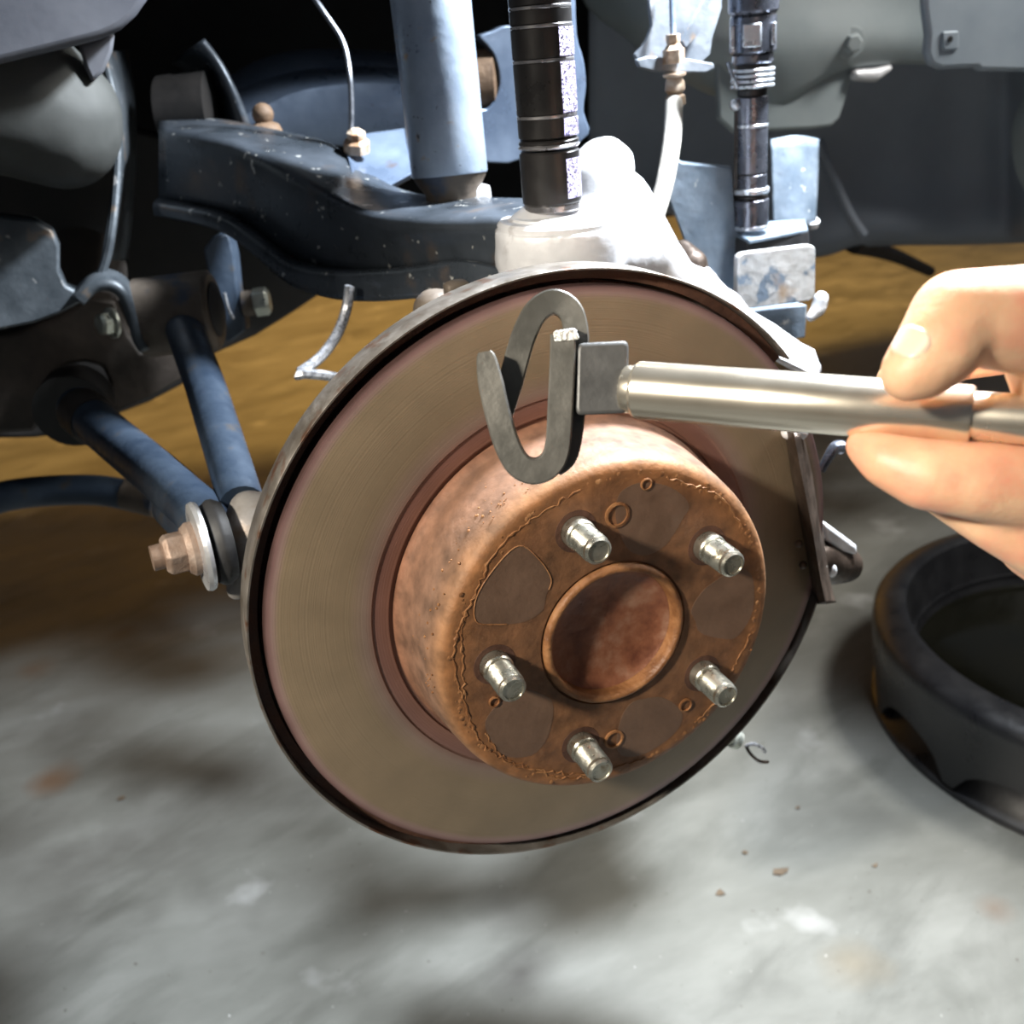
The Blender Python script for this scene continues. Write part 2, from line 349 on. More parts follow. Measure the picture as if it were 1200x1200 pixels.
# car floor above the suspension, closing off the view upward
t = thing('car_underbody', 'dark flat underside of the raised car above the suspension', 'car body', (0, 1.0, .80))
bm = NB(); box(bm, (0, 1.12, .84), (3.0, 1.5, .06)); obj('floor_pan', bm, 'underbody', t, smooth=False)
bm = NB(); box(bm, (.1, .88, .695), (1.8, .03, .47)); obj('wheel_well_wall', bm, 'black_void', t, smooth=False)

# ------------------------------------------------------------------ brake disc
HC = Vector((0, 0, H)); OUT = Vector((0, -1, 0))
FY = .0446
t = thing('brake_rotor', 'rusty vented brake disc with raised orange-brown hat', 'brake disc', (0, .05, H - .15))
bm = NB()   # front friction plate (distances along +Y)
lathe(bm, [(.0882, FY + .0012), (.0885, FY + .0022), (.0905, FY + .0022), (.091, FY + .0010), (.0985, FY + .0010), (.0993, FY), (.1448, FY), (.1460, FY + .0005), (.1464, FY + .0014), (.1465, FY + .0062), (.09, FY + .0062)],
      HC, (0, 1, 0), 128)
obj('friction_plate', bm, 'disc_face', t, angle=40)
bm = NB(); lathe(bm, [(.088, FY + .0145), (.1462, FY + .0145), (.1464, FY + .0200), (.088, FY + .0200)], HC, (0, 1, 0), 128, closed_prof=True)
obj('rear_plate', bm, 'rust_dark', t)
bm = NB(); lathe(bm, [(.088, FY + .005), (.137, FY + .005), (.137, FY + .016), (.088, FY + .016)], HC, (0, 1, 0), 96, closed_prof=True)
obj('vent_core', bm, 'vent_black', t)
bm = NB(); box(bm, (0, 0, 0), (.013, .0088, .0028))
for k in range(48):
    a = 2 * PI * k / 48
    if k == 0:
        v0 = obj('cooling_vane', bm, 'rust_dark', t, smooth=False); v = v0
    else:
        v = v0.copy(); COL.objects.link(v)
    v.matrix_parent_inverse = Matrix.Identity(4)
    v.location = Vector((math.cos(a) * .1395, FY + .0103, H + math.sin(a) * .1395)) - Vector(t.location); v.rotation_euler = (0, -a, 0)
# hat
bm = NB()
lathe(bm, [(.0888, FY + .0016), (.0885, FY - .0010), (.0870, FY - .003), (.0862, FY - .010), (.0845, .018), (.0830, .0075), (.0818, .0035), (.0798, .0010), (.0770, 0.0002), (.0740, 0), (.0358, 0), (.0352, .0010), (.034, .0010)], HC, (0, 1, 0), 128)
hat = obj('hat', bm, 'hat_side', t, angle=50)
# a ridge of rust scale running round the hat face
def ringpt(r, a, y): return Vector((math.cos(a) * r, y, H + math.sin(a) * r))
def facept(px, py, Y=0): return A(px, py, Y)
bm = NB()
for k in range(120):
    a = random.random() * 2 * PI; r = .0755 + random.gauss(0, .0012)
    ball(bm, ringpt(r, a, .0001), .0002 + random.random() * .0006, 6, (1.8, .35, 1.8))
for k in range(150):
    a = random.uniform(PI * .55, PI * 1.05); yy = random.uniform(.006, FY - .004)
    ball(bm, ringpt(.0828 + yy * .08, a, yy), .0002 + random.random() * .0005, 6, (1, 1.2, 1))
for r0, b0, b1, ph in [(.0745, 1.75, 4.9, 0), (.0725, 2.6, 3.3, 2), (.0735, 3.6, 4.6, 4), (.0755, .5, 1.2, 1), (.0740, 5.3, 6.0, 3)]:
    n_ = int((b1 - b0) * 46); pts = []
    for q in range(n_ + 1):
        b = b0 + (b1 - b0) * q / n_; pts.append(ringpt(r0 + .0011 * math.sin(b * 9 + ph) + random.gauss(0, .00045), b, -.00005))
    tube(bm, pts, [.00012 + abs(random.gauss(.00026, .00018)) for _ in pts], 5)
sc = obj('rust_scale', bm, 'rust_edge', hat); sc['kind'] = 'stuff'
# stud angle from the photograph (top stud first)
bases = [(675, 617), (827, 635), (821, 786), (677, 872), (577, 778)]
a0 = 0; sx = sy = 0
for k, (px, py) in enumerate(bases):
    p = facept(px, py); ang = math.atan2(p.z - H, p.x) + k * 2 * PI / 5; sx += math.cos(ang); sy += math.sin(ang)
a0 = math.atan2(sy, sx)
# five smooth wheel contact patches between the studs, edged with a thin rust rim
for k in range(5):
    a = a0 + PI / 5 + k * 2 * PI / 5
    ol = [(.0405, -.10), (.046, -.24), (.058, -.30), (.068, -.26), (.0725, -.10), (.0725, .12), (.068, .26), (.058, .30), (.046, .22), (.0405, .08)]
    ol = [(r + random.gauss(0, .0009), b + random.gauss(0, .014)) for r, b in ol]
    pts = spline([ringpt(r, a + b, -.00015) for r, b in ol], 5, True)
    bm = NB(); slab(bm, pts, (0, .0004, 0)); cp = obj('contact_patch', bm, 'rust_patch', hat, angle=20)
    if k == 0:
        bm = NB(); tube(bm, pts[2:38], .00032, 5, cap=False); obj('patch_rim', bm, 'rust_edge', t)
for (px, py, r) in [(723, 603, .0058), (719, 866, .0050), (803, 826, .0036), (579, 822, .0026), (757, 567, .0028)]:
    bm = NB(); p = facept(px, py); lathe(bm, [(r, .0004), (r, -.0008), (r * .8, -.0010), (r * .72, .0016), (r * .3, .0012), (0, .0004)], p, (0, 1, 0), 20)
    obj('threaded_hole', bm, 'rust_edge', hat, angle=30)

# hub with pilot ring, centre cap and five studs
t = thing('wheel_hub', 'rusty hub bore with five zinc wheel studs through the disc', 'wheel hub', (0, .02, H - .035))
bm = NB()
lathe(bm, [(.0348, .001), (.0343, -.0012), (.0335, -.0022), (.0322, -.0025), (.0312, -.0018), (.0306, .0006), (.0303, .004), (.0300, .006), (.0300, .03)], HC, (0, 1, 0), 96)
obj('pilot_ring', bm, 'rust_edge', t, angle=60)
bm = NB(); lathe(bm, [(.0302, .0040), (.0285, .0055), (.024, .0075), (.016, .0088), (.008, .0092), (0, .0090)], HC, (0, 1, 0), 64); obj('centre_cap', bm, 'rust_cap', t, angle=60)
bm = NB(); lathe(bm, [(.02, .012), (.070, .012), (.070, .030), (.02, .030)], HC, (0, 1, 0), 64, closed_prof=True); obj('hub_flange', bm, 'rust_dark', t)
for k in range(5):
    a = a0 - k * 2 * PI / 5; p = ringpt(.05715, a, 0)
    prof = [(.0070, .004), (.0070, -.0050), (.0064, -.0058), (.0058, -.0060), (.0058, -.0072)]
    y = -.0072
    for j in range(9): prof += [(.0064, y - .0004), (.0058, y - .0011)]; y -= .0013
    prof += [(.0060, y - .0004), (.0060, y - .0018), (.0050, y - .0028), (.0046, y - .0028), (.0044, y - .0020), (0, y - .0018)]
    bm = NB(); lathe(bm, prof, p, (0, 1, 0), 24); obj('wheel_stud', bm, 'stud_zinc', t, angle=30)
    bm = NB(); lathe(bm, [(.0072, -.0002), (.0096, -.0002), (.0098, .0006)], p, (0, 1, 0), 24); obj('stud_hole', bm, 'rust_dark', t)

# splash shield behind the disc: rim covers the lit upper left edge
t = thing('splash_shield', 'thin grey splash shield rim behind the brake disc', 'brake shield', (0, .07, H - .155))
x_, y_, z_ = frame((0, 1, 0))
def lang(theta):  # lathe angle of a direction theta in the XZ plane
    d = Vector((math.cos(theta), 0, math.sin(theta))); return math.atan2(d.dot(y_), d.dot(x_))
s0 = lang(math.radians(38)); s1 = lang(math.radians(-10))
lo, hi = (s0, s1)
if hi < lo: hi += 2 * PI
if (hi - lo) < PI: lo, hi = hi, lo + 2 * PI
bm = NB()
lathe(bm, [(.060, FY + .022), (.146, FY + .022), (.1518, FY + .021), (.1538, FY + .018), (.1540, FY + .0016), (.1536, FY + .0010), (.1528, FY + .0012), (.1526, FY + .0180), (.146, FY + .0208), (.060, FY + .0208)], HC, (0, 1, 0), 128, lo, hi, closed_prof=True)
obj('shield_plate', bm, 'shield_grey', t, angle=40)
bm = NB(); lathe(bm, [(.148, FY + .0080), (.1524, FY + .0080), (.1524, FY + .0175), (.148, FY + .0175)], HC, (0, 1, 0), 128, lo, hi, closed_prof=True)
obj('shield_channel', bm, 'rust_dark', t)

# ------------------------------------------------------------------ steering knuckle
kc = A(660, 250, .11)
t = thing('steering_knuckle', 'pale cast knuckle glaring white under the lamp behind the disc top', 'knuckle', (kc.x, .12, .45))
bm = NB()
def px(x, y, Y, r): return (A(x, y, Y), r)
chain(bm, [px(640, 300, .115, .026), px(690, 300, .12, .027), px(742, 300, .125, .024)], .3)
chain(bm, [px(742, 300, .125, .024), px(715, 250, .135, .024), px(700, 225, .14, .019)], .3)
chain(bm, [px(700, 215, .15, .018), px(716, 200, .155, .013), px(722, 190, .155, .010)], .3)
chain(bm, [px(690, 205, .155, .013), px(700, 185, .16, .010), px(712, 182, .16, .010)], .3)
chain(bm, [px(742, 300, .125, .022), px(770, 315, .12, .017), px(800, 380, .12, .020)], .3)
chain(bm, [(kc + Vector((0, .01, -.03)), .03), (Vector((.0, .14, .50)), .035), (Vector((0, .13, .44)), .05), (Vector((-.03, .12, .36)), .035)], .3)
lathe(bm, [(0, -.03), (.030, -.03), (.0315, -.008), (.0315, .0), (0, .0)], A(655, 262, .112), (0, 0, 1), 32)
obj('body', bm, 'cast_white', t, remesh=.0022)
bm = NB(); bp_ = A(655, 258, .112)
lathe(bm, [(.030, -.004), (.0300, .0), (.0285, .0016), (.0235, .0018), (.0230, .0030), (.0215, .0034), (0, .0036)], bp_, (0, 0, 1), 64)
obj('boss_cap', bm, 'cast_white', t, angle=30)
bm = NB()   # lower ear carrying the link bolt
e0 = A(300, 632, .10)
chain(bm, [(e0 + Vector((.000, 0, .004)), .016), (e0 + Vector((.03, .01, .0)), .022), (Vector((-.03, .12, .42)), .03)], .3)
chain(bm, [(A(292, 598, .105), .010), (e0, .016), (A(290, 672, .10), .008), (A(278, 690, .10), .006)], .3)
obj('link_ear', bm, 'cast_grey', t, remesh=.0022)
bm = NB(); chain(bm, [(A(510, 365, .14), .012), (A(540, 375, .14), .014), (A(560, 372, .13), .012)], .3); box(bm, A(537, 352, .11), (.012, .01, .02))
obj('lug', bm, 'bush_brown', t, remesh=.0022)

# link bolt with big washer and rubber bush at the ear
wc = A(238, 640, .097)
t = thing('link_bolt', 'rusty hex bolt with large bright washer left of the disc', 'bolt', wc)
ax = Vector((-1, -.10, .02))
bm = NB(); lathe(bm, [(0, -.0005), (.0205, -.0010), (.0212, .0008), (.0205, .0026), (.012, .0034), (0, .0034)], wc, ax, 48); obj('washer', bm, 'washer_zinc', t, angle=40)
bm = NB(); lathe(bm, [(0, .002), (.0125, .003), (.0125, .006), (.0105, .0085), (0, .0085)], wc, ax, 32); obj('flange', bm, 'bolt_rust', t)
bh = hexbolt('bolt_head', wc + ax.normalized() * .008, ax, .0100, .010, 'bolt_rust', t)
bm = NB(); lathe(bm, [(0, 0), (.006, 0), (.0058, .005), (0, .0052)], wc + ax.normalized() * .018, ax, 20); obj('bolt_end', bm, 'bolt_rust', bh)
bm = NB(); lathe(bm, [(0, -.0115), (.0185, -.0115), (.0205, -.008), (.0205, -.006), (.0185, -.0030), (0, -.0030)], wc, ax, 40); obj('rubber_bush', bm, 'rubber', t)

# ------------------------------------------------------------------ upper control arm
cols = [(186, .42), (262, .36), (303, .33), (343, .30), (388, .27), (436, .24), (485, .205), (540, .17), (603, .13), (640, .118)]
def arm_curve(ys, dY, dxs=None):
    return [A(x + (dxs[i] if dxs else 0), y, Y + dY) for i, ((x, Y), y) in enumerate(zip(cols, ys))]
t = thing('upper_control_arm', 'black stamped steel control arm with lower flange ending at the knuckle', 'control arm', A(400, 350, .27))
bm = NB()
loft(bm, [arm_curve([134, 140, 148, 156, 168, 205, 226, 230, 232, 232], .07),
          arm_curve([146, 156, 170, 189, 216, 238, 246, 248, 247, 247], .012),
          arm_curve([156, 170, 186, 208, 234, 254, 261, 263, 263, 263], -.010),
          arm_curve([192, 205, 225, 252, 270, 280, 284, 282, 286, 288], -.006),
          arm_curve([234, 250, 274, 304, 316, 318, 314, 308, 318, 322], -.002)], 5, 3)
obj('arm_wall', bm, 'arm_black', t, angle=60, solid=.004, offset=1)
bm = NB()
loft(bm, [arm_curve([234, 250, 274, 304, 316, 318, 314, 308, 318, 326], .0),
          arm_curve([238, 253, 278, 309, 320, 320, 316, 309, 322, 330], -.018, [-4, -4, -4, -3, -1, 0, 0, 0, 0, -26]),
          arm_curve([242, 258, 283, 314, 326, 325, 321, 313, 326, 334], -.022, [-5, -5, -5, -4, -1, 0, 0, 0, 0, -26]),
          arm_curve([252, 270, 296, 332, 349, 353, 350, 344, 336, 340], -.022, [-3, -6, -7, -4, -1, 0, 0, 0, 0, -26])], 5, 3)
obj('lower_flange', bm, 'arm_black', t, angle=60, solid=.003, offset=0)
bm = NB()   # plate lobe in front of the shock hole
pl = [(405, 172, .33), (415, 158, .36), (474, 150, .36), (478, 175, .33), (483, 203, .31), (455, 218, .30), (434, 231, .28), (415, 215, .29)]
slab(bm, [A(*p) for p in pl], (0, .004, -.004)); obj('arm_gusset', bm, 'steel_blue', t, bevel=.0008)
bm = NB(); p = A(418, 170, .325); lathe(bm, [(0, -.004), (.0085, -.004), (.0085, .002), (.006, .004), (.006, .008), (.003, .010), (0, .010)], p, (0, -.3, 1), 8); obj('rusty_nut', bm, 'fit_rust', t, angle=25)
bm = NB(); p = A(308, 134, .41); ball(bm, p, .0075); lathe(bm, [(0, -.012), (.012, -.012), (.010, -.007), (.006, -.005), (0, -.005)], p, (0, 0, 1), 16); obj('rusty_knob', bm, 'rubber_rust', t)
# inner bushing of the arm
bm = NB()
lathe(bm, [(0, -.02), (.014, -.02), (.026, -.018), (.028, .018), (.014, .02), (0, .02)], A(222, 132, .47), (1, -.4, 0), 40); obj('inner_bushing', bm, 'sub_dark', t)
bm = NB()
loft(bm, [[A(240, 45, .45), A(262, 75, .45), A(282, 115, .44), A(296, 152, .42)], [A(205, 68, .52), A(240, 90, .52), A(257, 120, .5), A(262, 150, .48)]], 6, 3)
obj('bushing_strap', bm, 'arm_black', t, solid=.005)

# ------------------------------------------------------------------ shock absorber
s_top = A(497, -70, .25); s_bot = A(527, 205, .24); ax = (s_bot - s_top); ln = ax.length
t = thing('shock_absorber', 'pale blue-grey shock absorber tube rising out of the control arm', 'shock absorber', s_bot)
bm = NB(); r = .0222
lathe(bm, [(0, 0), (r, 0), (r, ln - .001), (r * .98, ln), (0, ln)], s_top, ax, 64); obj('damper_tube', bm, 'shock_blue', t, angle=30)
bm = NB(); lathe(bm, [(0, ln - .001), (r * .97, ln - .0005), (r * .93, ln + .002), (r * .70, ln + .010), (r * .66, ln + .022), (0, ln + .022)], s_top, ax, 48); obj('lower_cone', bm, 'bush_brown', t, angle=30)
bm = NB(); p = s_bot + ax.normalized() * .018; ball(bm, p, .013, 16, (1.25, 1, 1)); box(bm, p + Vector((.012, 0, .004)), (.02, .018, .014)); obj('lower_eye', bm, 'cast_white', t, remesh=.002)

# crossmember panels behind the shock
t = thing('crossmember', 'shiny blue steel crossmember panel behind the shock tube', 'crossmember', A(400, 150, .52))
bm = NB()
loft(bm, [[A(262, 100, .54), A(300, 76, .54), A(345, 63, .54), A(420, 62, .54), A(500, 72, .53), A(560, 90, .52)],
          [A(268, 118, .53), A(305, 100, .53), A(350, 88, .53), A(420, 82, .53), A(500, 90, .52), A(560, 110, .51)],
          [A(275, 145, .50), A(308, 130, .50), A(352, 111, .50), A(420, 102, .50), A(500, 108, .49), A(560, 130, .48)],
          [A(280, 175, .49), A(310, 170, .49), A(355, 168, .49), A(420, 172, .49), A(500, 170, .48), A(560, 180, .47)]], 5, 1)
obj('bent_panel', bm, 'steel_blue', t, angle=15, solid=.004)
bm = NB()
ear = [(562, 42), (578, 36), (592, 30), (602, 36), (606, 80), (610, 130), (612, 186), (556, 184), (552, 130), (570, 128), (582, 112), (586, 92), (580, 66), (570, 52)]
slab(bm, spline([A(x, y, .40) for x, y in ear], 3, True), (.004, .02, 0)); obj('end_bracket', bm, 'steel_blue', t, bevel=.001)
bm = NB(); lathe(bm, [(0, -.012), (.010, -.012), (.022, -.010), (.022, .010), (.010, .012), (0, .012)], A(566, 95, .42), (1, -.5, 0), 32); obj('bushing', bm, 'rubber_rust', t)
bm = NB()
rb = [(655, -30), (672, -30), (676, 40), (684, 70), (687, 100), (684, 130), (690, 158), (650, 165)]
slab(bm, spline([A(x, y, .30) for x, y in rb], 3, True), (.004, .02, 0)); obj('side_bracket', bm, 'steel_blue', t, bevel=.001)

# ------------------------------------------------------------------ flashlights
def torch_left():
    base = A(648, 246, .112); top = A(632, 0, .112); ax = (top - base).normalized()
    t = thing('flashlight', 'thick black flashlight standing on the white knuckle boss', 'flashlight', base)
    R = .0142
    def seg(name, h0, h1, r, m, c=.0008):
        bm = NB(); lathe(bm, [(0, h0), (r - c, h0), (r, h0 + c), (r, h1 - c), (r - c, h1), (0, h1)], base, ax, 48); return obj(name, bm, m, t, angle=30)
    seg('tail_rim', 0, .004, R * .97, 'torch_ring'); seg('tail_cap', .0035, .0275, R, 'torch_black'); seg('seal_ring', .0285, .0305, R * 1.03, 'torch_ring')
    seg('tail_collar', .030, .0325, R * 1.0, 'torch_black')
    hs = [.0325, .0425, .0660, .0800, .0875, .150]
    for a, b in zip(hs, hs[1:]): seg('barrel', a + .0004, b - .0002, R * .985, 'torch_black'); 
    for h in hs[1:-1]: seg('groove_ring', h - .0007, h + .0007, R * .992, 'torch_ring', .0002)
    seg('head', .150, .185, R * 1.45, 'torch_black', .003); seg('lens_bezel', .185, .190, R * 1.4, 'torch_ring')
    # knurled grip panels on the lamp side only, their lit brightness painted in
    x, y, z = frame(ax); d = Vector((.60, -.80, 0)); mid = math.atan2(d.dot(y), d.dot(x))
    for a, b in [(.006, .024), (.0335, .0415), (.0435, .0650), (.0670, .0790)]:
        bm = NB(); lathe(bm, [(R * .99, a), (R * 1.012, a + .0004), (R * 1.012, b - .0004), (R * .99, b)], base, ax, 20, mid - .50, mid + .50); obj('lit_knurl_grip', bm, 'torch_lit_knurl', t)
torch_left()
def torch_right():
    base = A(879, 268, .205); top = A(883, 0, .205); ax = (top - base).normalized(); L = (top - base).length
    t = thing('flashlight', 'slim gunmetal flashlight with pocket clip standing on the steel block', 'flashlight', base)
    k = L / 268.0
    def seg(name, y1, y0, wpx, m, c=.0006):
        r = wpx * k / 2; h0 = (268 - y1) * k; h1 = (268 - y0) * k
        bm = NB(); lathe(bm, [(0, h0), (r - c, h0), (r, h0 + c), (r, h1 - c), (r - c, h1), (0, h1)], base, ax, 40); return obj(name, bm, m, t, angle=30)
    seg('tail_rim', 268, 262, 46, 'torch_bright'); seg('tail_cap', 263, 230, 46, 'torch_gun'); seg('seal_ring', 229, 224, 44, 'torch_black'); seg('seal_lip', 223, 216, 47, 'torch_bright')
    seg('barrel', 217, 199, 40, 'torch_gun'); seg('barrel', 198, 142, 40, 'torch_gun'); seg('barrel_band', 199.5, 197.5, 38, 'torch_black', .0002)
    seg('neck', 141, 107, 40, 'torch_gun'); seg('neck_ring', 143, 139, 41, 'torch_bright', .0003); seg('neck_step', 107, 98, 36, 'torch_black')
    for y in (97, 91, 85, 79): seg('cooling_fin', y, y - 4, 54, 'torch_bright', .0004)
    seg('fin_core', 98, 70, 46, 'torch_black'); seg('head_waist', 70, 58, 50, 'torch_gun', .001); seg('head', 58, 16, 56, 'torch_gun', .001)
    seg('bezel', 16, -40, 60, 'torch_gun', .002)
    x, y, z = frame(ax)
    def on(px, py, out): # point on barrel towards the camera
        p = base + ax * ((268 - py) * k); d = (CP - p); d -= ax * d.dot(ax); d.normalize(); s = ax.cross(d) * -1
        return p + d * out + s * ((px - 880) * k), d, s
    bm = NB(); p, d, s = on(881, 38, 28 * k); R_ = Matrix((s, ax, d)).transposed().to_4x4(); box(bm, p, (22 * k, 26 * k, 4 * k), R_); obj('switch_button', bm, 'torch_bright', t, bevel=.0008)
    for q in (-24, 24):
        bm = NB(); p, d, s = on(880 + q, 38, 16 * k); box(bm, p, (5 * k, 24 * k, 8 * k), Matrix((s, ax, d)).transposed().to_4x4()); obj('head_flat', bm, 'torch_bright', t, bevel=.0004)
    bm = NB(); tube(bm, [on(897, 95, 22 * k)[0], on(905, 78, 22 * k)[0], on(909, 66, 18 * k)[0]], .0012, 8); obj('pocket_clip', bm, 'torch_bright', t)
    bm = NB(); p, d, s = on(898, 165, 8 * k); box(bm, p, (7 * k, 110 * k, 6 * k), Matrix((s, ax, d)).transposed().to_4x4()); obj('clip_strip', bm, 'torch_black', t, bevel=.0003)
    bm = NB(); ball(bm, on(900, 115, 12 * k)[0], 7 * k); obj('clip_knob', bm, 'torch_bright', t)
torch_right()

# ------------------------------------------------------------------ brake hose and its bracket
t = thing('hose_bracket', 'pale steel bracket holding the brake hose above the knuckle', 'bracket', A(790, 85, .24))
bm = NB()
fl = [(746, 70), (760, 66), (800, 68), (836, 74), (838, 80), (828, 85), (770, 84), (750, 79)]
slab(bm, [A(x, y, .24) for x, y in fl], (0, .004, .0)); obj('flange_plate', bm, 'bracket_pale', t, bevel=.0008)
bm = NB(); pts = [(766, -25), (764, 30), (752, 55), (747, 70), (822, 74), (835, 45), (846, -25)]
slab(bm, spline([A(x, y, .258) for x, y in pts], 2, True), (0, .003, 0)); obj('back_plate', bm, 'bracket_pale', t, bevel=.0006)
bm = NB(); slab(bm, [A(826, 0, .25), A(836, -8, .25), A(818, 40, .25), A(804, 55, .25), A(800, 48, .25)], (0, .004, 0)); obj('brace', bm, 'bracket_pale', t)
t = thing('brake_hose', 'cream brake hose with rusty fittings hanging beside the knuckle', 'brake hose', A(775, 250, .2))
p0 = A(790, 78, .236); up = (A(788, 30, .236) - p0).normalized(); k = (A(788, 30, .236) - p0).length / 48
bm = NB()
lathe(bm, [(0, 4 * k), (14 * k, 4 * k), (14 * k, 20 * k), (11 * k, 22 * k), (8 * k, 27 * k), (9 * k, 30 * k), (9 * k, 38 * k), (0, 38 * k)], p0, up, 6); obj('union_nut', bm, 'fit_rust', t, angle=25)
bm = NB(); lathe(bm, [(0, -6 * k), (15 * k, -8 * k), (15 * k, -11 * k), (10 * k, -14 * k), (12 * k, -18 * k), (13 * k, -28 * k), (9 * k, -33 * k), (13 * k, -36 * k), (13 * k, -46 * k), (9 * k, -48 * k), (0, -48 * k)], p0, up, 24); obj('hose_fitting', bm, 'fit_rust', t)
bm = NB(); tube(bm, spline([A(790, 120, .234), A(788, 160, .212), A(781, 205, .195), A(772, 240, .186), A(760, 275, .18)], 6), 11.5 * k, 14); obj('hose', bm, 'hose_cream', t)
bm = NB(); tube(bm, [A(789, 44, .238), A(788, 15, .245), A(787, -30, .25)], 4 * k, 10); obj('steel_line', bm, 'steel_blue', t)

# ------------------------------------------------------------------ steel block / cable bracket at the upper right
t = thing('cable_bracket', 'blue-grey steel bracket block carrying the slim flashlight', 'bracket', A(880, 340, .19))
bm = NB()
fl = [(776, 178), (800, 190), (858, 196), (862, 268), (880, 296), (868, 302), (866, 350), (836, 332), (808, 300), (790, 250), (776, 215)]
slab(bm, [A(x, y, .205) for x, y in fl], (.004, .008, 0)); obj('side_plate', bm, 'block_blue', t, bevel=.0012)
bm = NB()
slab(bm, [A(858, 262, .235), A(944, 256, .235), A(947, 268, .200), A(878, 281, .190), A(862, 272, .205)], (0, .0, -.003)); obj('top_plate', bm, 'block_blue', t, bevel=.001)
bm = NB(); slab(bm, [A(876, 282, .192), A(948, 270, .200), A(951, 300, .200), A(874, 310, .192)], (0, .03, 0)); obj('slot_body', bm, 'rubber', t, bevel=.001)
bm = NB(); 
def rrect(x0, y0, x1, y1, x2, y2, x3, y3, c=.12):
    q = [Vector((x0, y0)), Vector((x1, y1)), Vector((x2, y2)), Vector((x3, y3))]; out = []
    for i in range(4):
        a, b, d = q[i], q[i - 1], q[(i + 1) % 4]
        for s in range(5):
            th = s / 4; P = a + (b - a) * c; Q = a + (d - a) * c
            out.append((P * (1 - th) + a * th) * (1 - th) + (a * (1 - th) + Q * th) * th)
    return out
slab(bm, [A(v.x, v.y, .178) for v in rrect(865, 297, 956, 286, 955, 352, 864, 363)], (0, .005, 0)); obj('pad_plate', bm, 'pad_pale', t, bevel=.0008)
bm = NB(); slab(bm, [A(872, 365, .187), A(946, 357, .187), A(944, 396, .187), A(890, 400, .187)], (0, .04, 0)); obj('lower_block', bm, 'block_blue', t, bevel=.001)
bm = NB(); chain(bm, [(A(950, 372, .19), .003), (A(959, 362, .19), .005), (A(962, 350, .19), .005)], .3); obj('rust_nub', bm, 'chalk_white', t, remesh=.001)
bm = NB()
loft(bm, [[A(904, 165, .27), A(930, 160, .262), A(954, 164, .27)], [A(905, 215, .262), A(930, 213, .255), A(953, 215, .262)], [A(906, 270, .255), A(930, 272, .248), A(950, 266, .255)]], 5, 3)
obj('rear_post', bm, 'block_blue', t, solid=.004)
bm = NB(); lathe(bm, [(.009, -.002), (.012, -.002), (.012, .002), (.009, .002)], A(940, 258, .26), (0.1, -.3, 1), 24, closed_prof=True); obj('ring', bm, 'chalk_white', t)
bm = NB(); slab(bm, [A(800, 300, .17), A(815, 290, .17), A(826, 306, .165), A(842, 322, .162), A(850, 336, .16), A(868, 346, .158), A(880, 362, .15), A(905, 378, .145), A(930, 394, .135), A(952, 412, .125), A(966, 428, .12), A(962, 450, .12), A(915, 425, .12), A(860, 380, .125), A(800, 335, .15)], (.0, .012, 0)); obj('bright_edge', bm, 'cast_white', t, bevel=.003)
bm = NB(); chain(bm, [(A(800, 292, .18), .006), (A(812, 310, .17), .009), (A(818, 325, .165), .007)], .3); obj('side_lug', bm, 'caliper_brown', t, remesh=.0015)

# ------------------------------------------------------------------ caliper carrier at the right edge of the disc
t = thing('caliper_carrier', 'dark brown caliper carrier bar at the right edge of the disc', 'caliper bracket', A(950, 700, .05))
bm = NB()
loft(bm, [[A(917, 505, .05), A(925, 560, .05), A(938, 620, .048), A(950, 680, .046), A(957, 708, .045)],
          [A(930, 506, .030), A(940, 560, .030), A(952, 620, .028), A(962, 680, .028), A(968, 708, .028)],
          [A(944, 508, .05), A(957, 560, .05), A(964, 620, .05), A(973, 680, .05), A(980, 706, .05)]], 4, 2)
obj('bar', bm, 'caliper_brown', t, angle=30, solid=.004, offset=-1)
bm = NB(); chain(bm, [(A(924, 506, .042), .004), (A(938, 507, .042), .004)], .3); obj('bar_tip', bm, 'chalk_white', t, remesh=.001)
bm = NB(); chain(bm, [(A(955, 655, .075), .012), (A(975, 660, .080), .013), (A(990, 662, .085), .011)], .3); obj('slide_boss', bm, 'caliper_brown', t, remesh=.0018)
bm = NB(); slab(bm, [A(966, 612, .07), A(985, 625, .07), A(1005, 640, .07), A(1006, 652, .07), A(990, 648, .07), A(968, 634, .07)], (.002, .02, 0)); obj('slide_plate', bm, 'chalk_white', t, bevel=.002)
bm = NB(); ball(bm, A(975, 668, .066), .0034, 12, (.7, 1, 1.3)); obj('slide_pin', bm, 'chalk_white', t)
bm = NB(); tube(bm, spline([A(962, 552, .07), A(968, 540, .07), A(978, 525, .07), A(986, 524, .07)], 5), [.0022, .005, .0055, .004], 10); obj('pin_boot', bm, 'torch_gun', t)
for q in ((936, 637), (941, 662)):
    bm = NB(); ball(bm, A(q[0], q[1], .040), .0022); obj('rivet', bm, 'caliper_brown', t)

